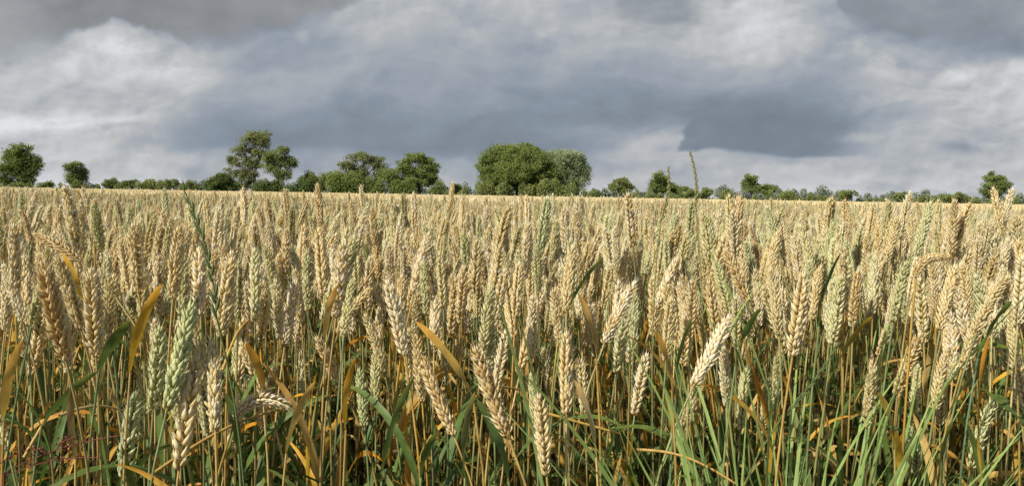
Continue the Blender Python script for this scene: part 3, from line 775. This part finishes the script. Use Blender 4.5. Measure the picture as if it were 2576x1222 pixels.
edge = np.interp(X2, [1950, 2080, 2140, 2250, 2400, 2576, 3200], [-120, -30, 60, 95, 110, 135, 150]) + fine * 54
dm = sstep(.6, -1.6, (Y2 - edge) / soft) * .85
rim = np.exp(-((Y2 - edge - 45) / 44) ** 2) * sstep(2080, 2180, X2)
Lm = Lm + rim * (12 + fine * 34)
Lm = Lm * (1 - dm) + dm * (150 + det * 36 + fine * 16 + emb * -24); warm = np.maximum(warm, dm * .6)
q = ((X2 - 1640) / 130) ** 2 + ((Y2 - 5) / 95) ** 2
Lm = Lm - 22 * sstep(1.4, .1, q); warm = np.maximum(warm, .5 * sstep(1.2, .3, q))
lft = np.interp(Y2, [230, 300, 330, 388], [1660, 1738, 1712, 1698]) + fine * 26
hard = sstep(270, 325, Y2)
flank = sstep(-8, 10, X2 - lft) * hard + sstep(-140, 140, X2 - lft) * (1 - hard)
m = flank * sstep(2230, 2020, X2) * sstep(394, 381, Y2 + fine * 14) * sstep(210, 340, Y2)
Lm = Lm * (1 - m) + m * (135 + det * 26 + emb * -14)
br = np.exp(-((X2 - lft + 50) / 70) ** 2 - ((Y2 - 350) / 34) ** 2); Lm = Lm + (16 + fine * 50) * br
br = np.exp(-((X2 - 2170) / 70) ** 2 - ((Y2 + fine * 30 - 340) / 11) ** 2); Lm = Lm + 20 * br
m = sstep(-8, 12, (388 + 10 * np.sin(X2 / 170.)) - Y2 + fine * 30) * sstep(380, 520, X2) * sstep(1480, 1250, X2) * sstep(230, 370, Y2)
Lm = Lm * (1 - .6 * m) + .6 * m * (139 + det * 20)
br = np.exp(-((Y2 - 308 - fine * 22) / 20) ** 2) * sstep(440, 260, X2); Lm = Lm + 20 * br; warm = np.maximum(warm, br * .8)
m = np.exp(-((X2 - 300) / 55) ** 2 - ((Y2 + fine * 20 - 318) / 12) ** 2); Lm = Lm - 24 * m
m = np.exp(-((X2 - 2430) / 50) ** 2 - ((Y2 + fine * 20 - 378) / 13) ** 2); Lm = Lm - 22 * m
m = np.exp(-((X2 - 755) / 14) ** 2 - ((Y2 + fine * 20 - 85) / 26) ** 2); Lm = Lm + 18 * m
Lm = Lm + fine * 8 * sstep(120, 200, Lm)
Lm = np.clip(Lm + 2, 122, 228)
blue = np.clip((196 - Lm) / 44, .12, 1) * (1 - warm * .72) + .06
hz = sstep(400, 480, PY) * .4
blue = blue * (1 - hz) + .35 * hz
col = np.stack([Lm * (1 - .080 * blue), Lm * (1 - .012 * blue), Lm * (1 + .078 * blue - .006)], -1)
c = np.clip(col / 255, 0, 1); lin = np.where(c <= .04045, c / 12.92, ((c + .055) / 1.055) ** 2.4)
SV = np.stack([DX, DY, DZ], -1).reshape(-1, 3) * RS
i, j = np.meshgrid(np.arange(len(az) - 1), np.arange(len(el) - 1), indexing='ij'); n_ = len(el)
SF = np.stack([i * n_ + j, i * n_ + j + 1, (i + 1) * n_ + j + 1, (i + 1) * n_ + j], -1).reshape(-1, 4)
zz = np.zeros(len(SV))
m, nt, N, L = new_mat("storm_cloud_sky")
at = attr(N, 'cloud'); em = N.new('ShaderNodeEmission')
tc = N.new('ShaderNodeTexCoord'); nz = N.new('ShaderNodeTexNoise'); nz.inputs['Scale'].default_value = .03; nz.inputs['Detail'].default_value = 6; nz.inputs['Distortion'].default_value = .2
L.new(tc.outputs['Object'], nz.inputs['Vector'])
rr = ramp(N, [(.3, (.97, .97, .972)), (.7, (1, 1, 1))]); L.new(nz.outputs['Fac'], rr.inputs[0])
L.new(mixc(N, L, 1.0, at.outputs['Color'], rr.outputs[0], 'MULTIPLY'), em.inputs[0])
o = N.new('ShaderNodeOutputMaterial'); L.new(em.outputs[0], o.inputs[0])
sme = build_mesh("sky", [(SV, SF, zz, zz, 0, 0)], [m])
ca = sme.attributes.new('cloud', 'FLOAT_COLOR', 'POINT')
ca.data.foreach_set('color', np.concatenate([lin.reshape(-1, 3), np.ones((len(SV), 1))], 1).astype(np.float32).ravel())
sky = bpy.data.objects.new("sky", sme); C.objects.link(sky)
sky["kind"] = "structure"; sky["label"] = "sky full of heavy blue-grey storm clouds"; sky["category"] = "sky"

# ------------------------------------------------------------------ light
SEL = radians(40); SAZ = radians(226)   # clockwise from +Y : behind and to the left
sd = Vector((math.sin(SAZ) * math.cos(SEL), math.cos(SAZ) * math.cos(SEL), math.sin(SEL)))
sun_d = bpy.data.lights.new("sun", 'SUN'); sun_d.energy = 5.0; sun_d.angle = radians(.55); sun_d.color = (1, .955, .88)
sun = bpy.data.objects.new("sun", sun_d); sun.rotation_euler = sd.to_track_quat('Z', 'Y').to_euler(); C.objects.link(sun)
w = bpy.data.worlds.new("World"); scene.world = w; w.use_nodes = True
wn = w.node_tree; wn.nodes.clear()
st = wn.nodes.new('ShaderNodeTexSky'); st.sky_type = 'NISHITA'; st.sun_disc = False; st.sun_elevation = SEL; st.sun_rotation = SAZ
bg = wn.nodes.new('ShaderNodeBackground'); bg.inputs[1].default_value = .09
wo = wn.nodes.new('ShaderNodeOutputWorld')
wn.links.new(st.outputs[0], bg.inputs[0]); wn.links.new(bg.outputs[0], wo.inputs[0])
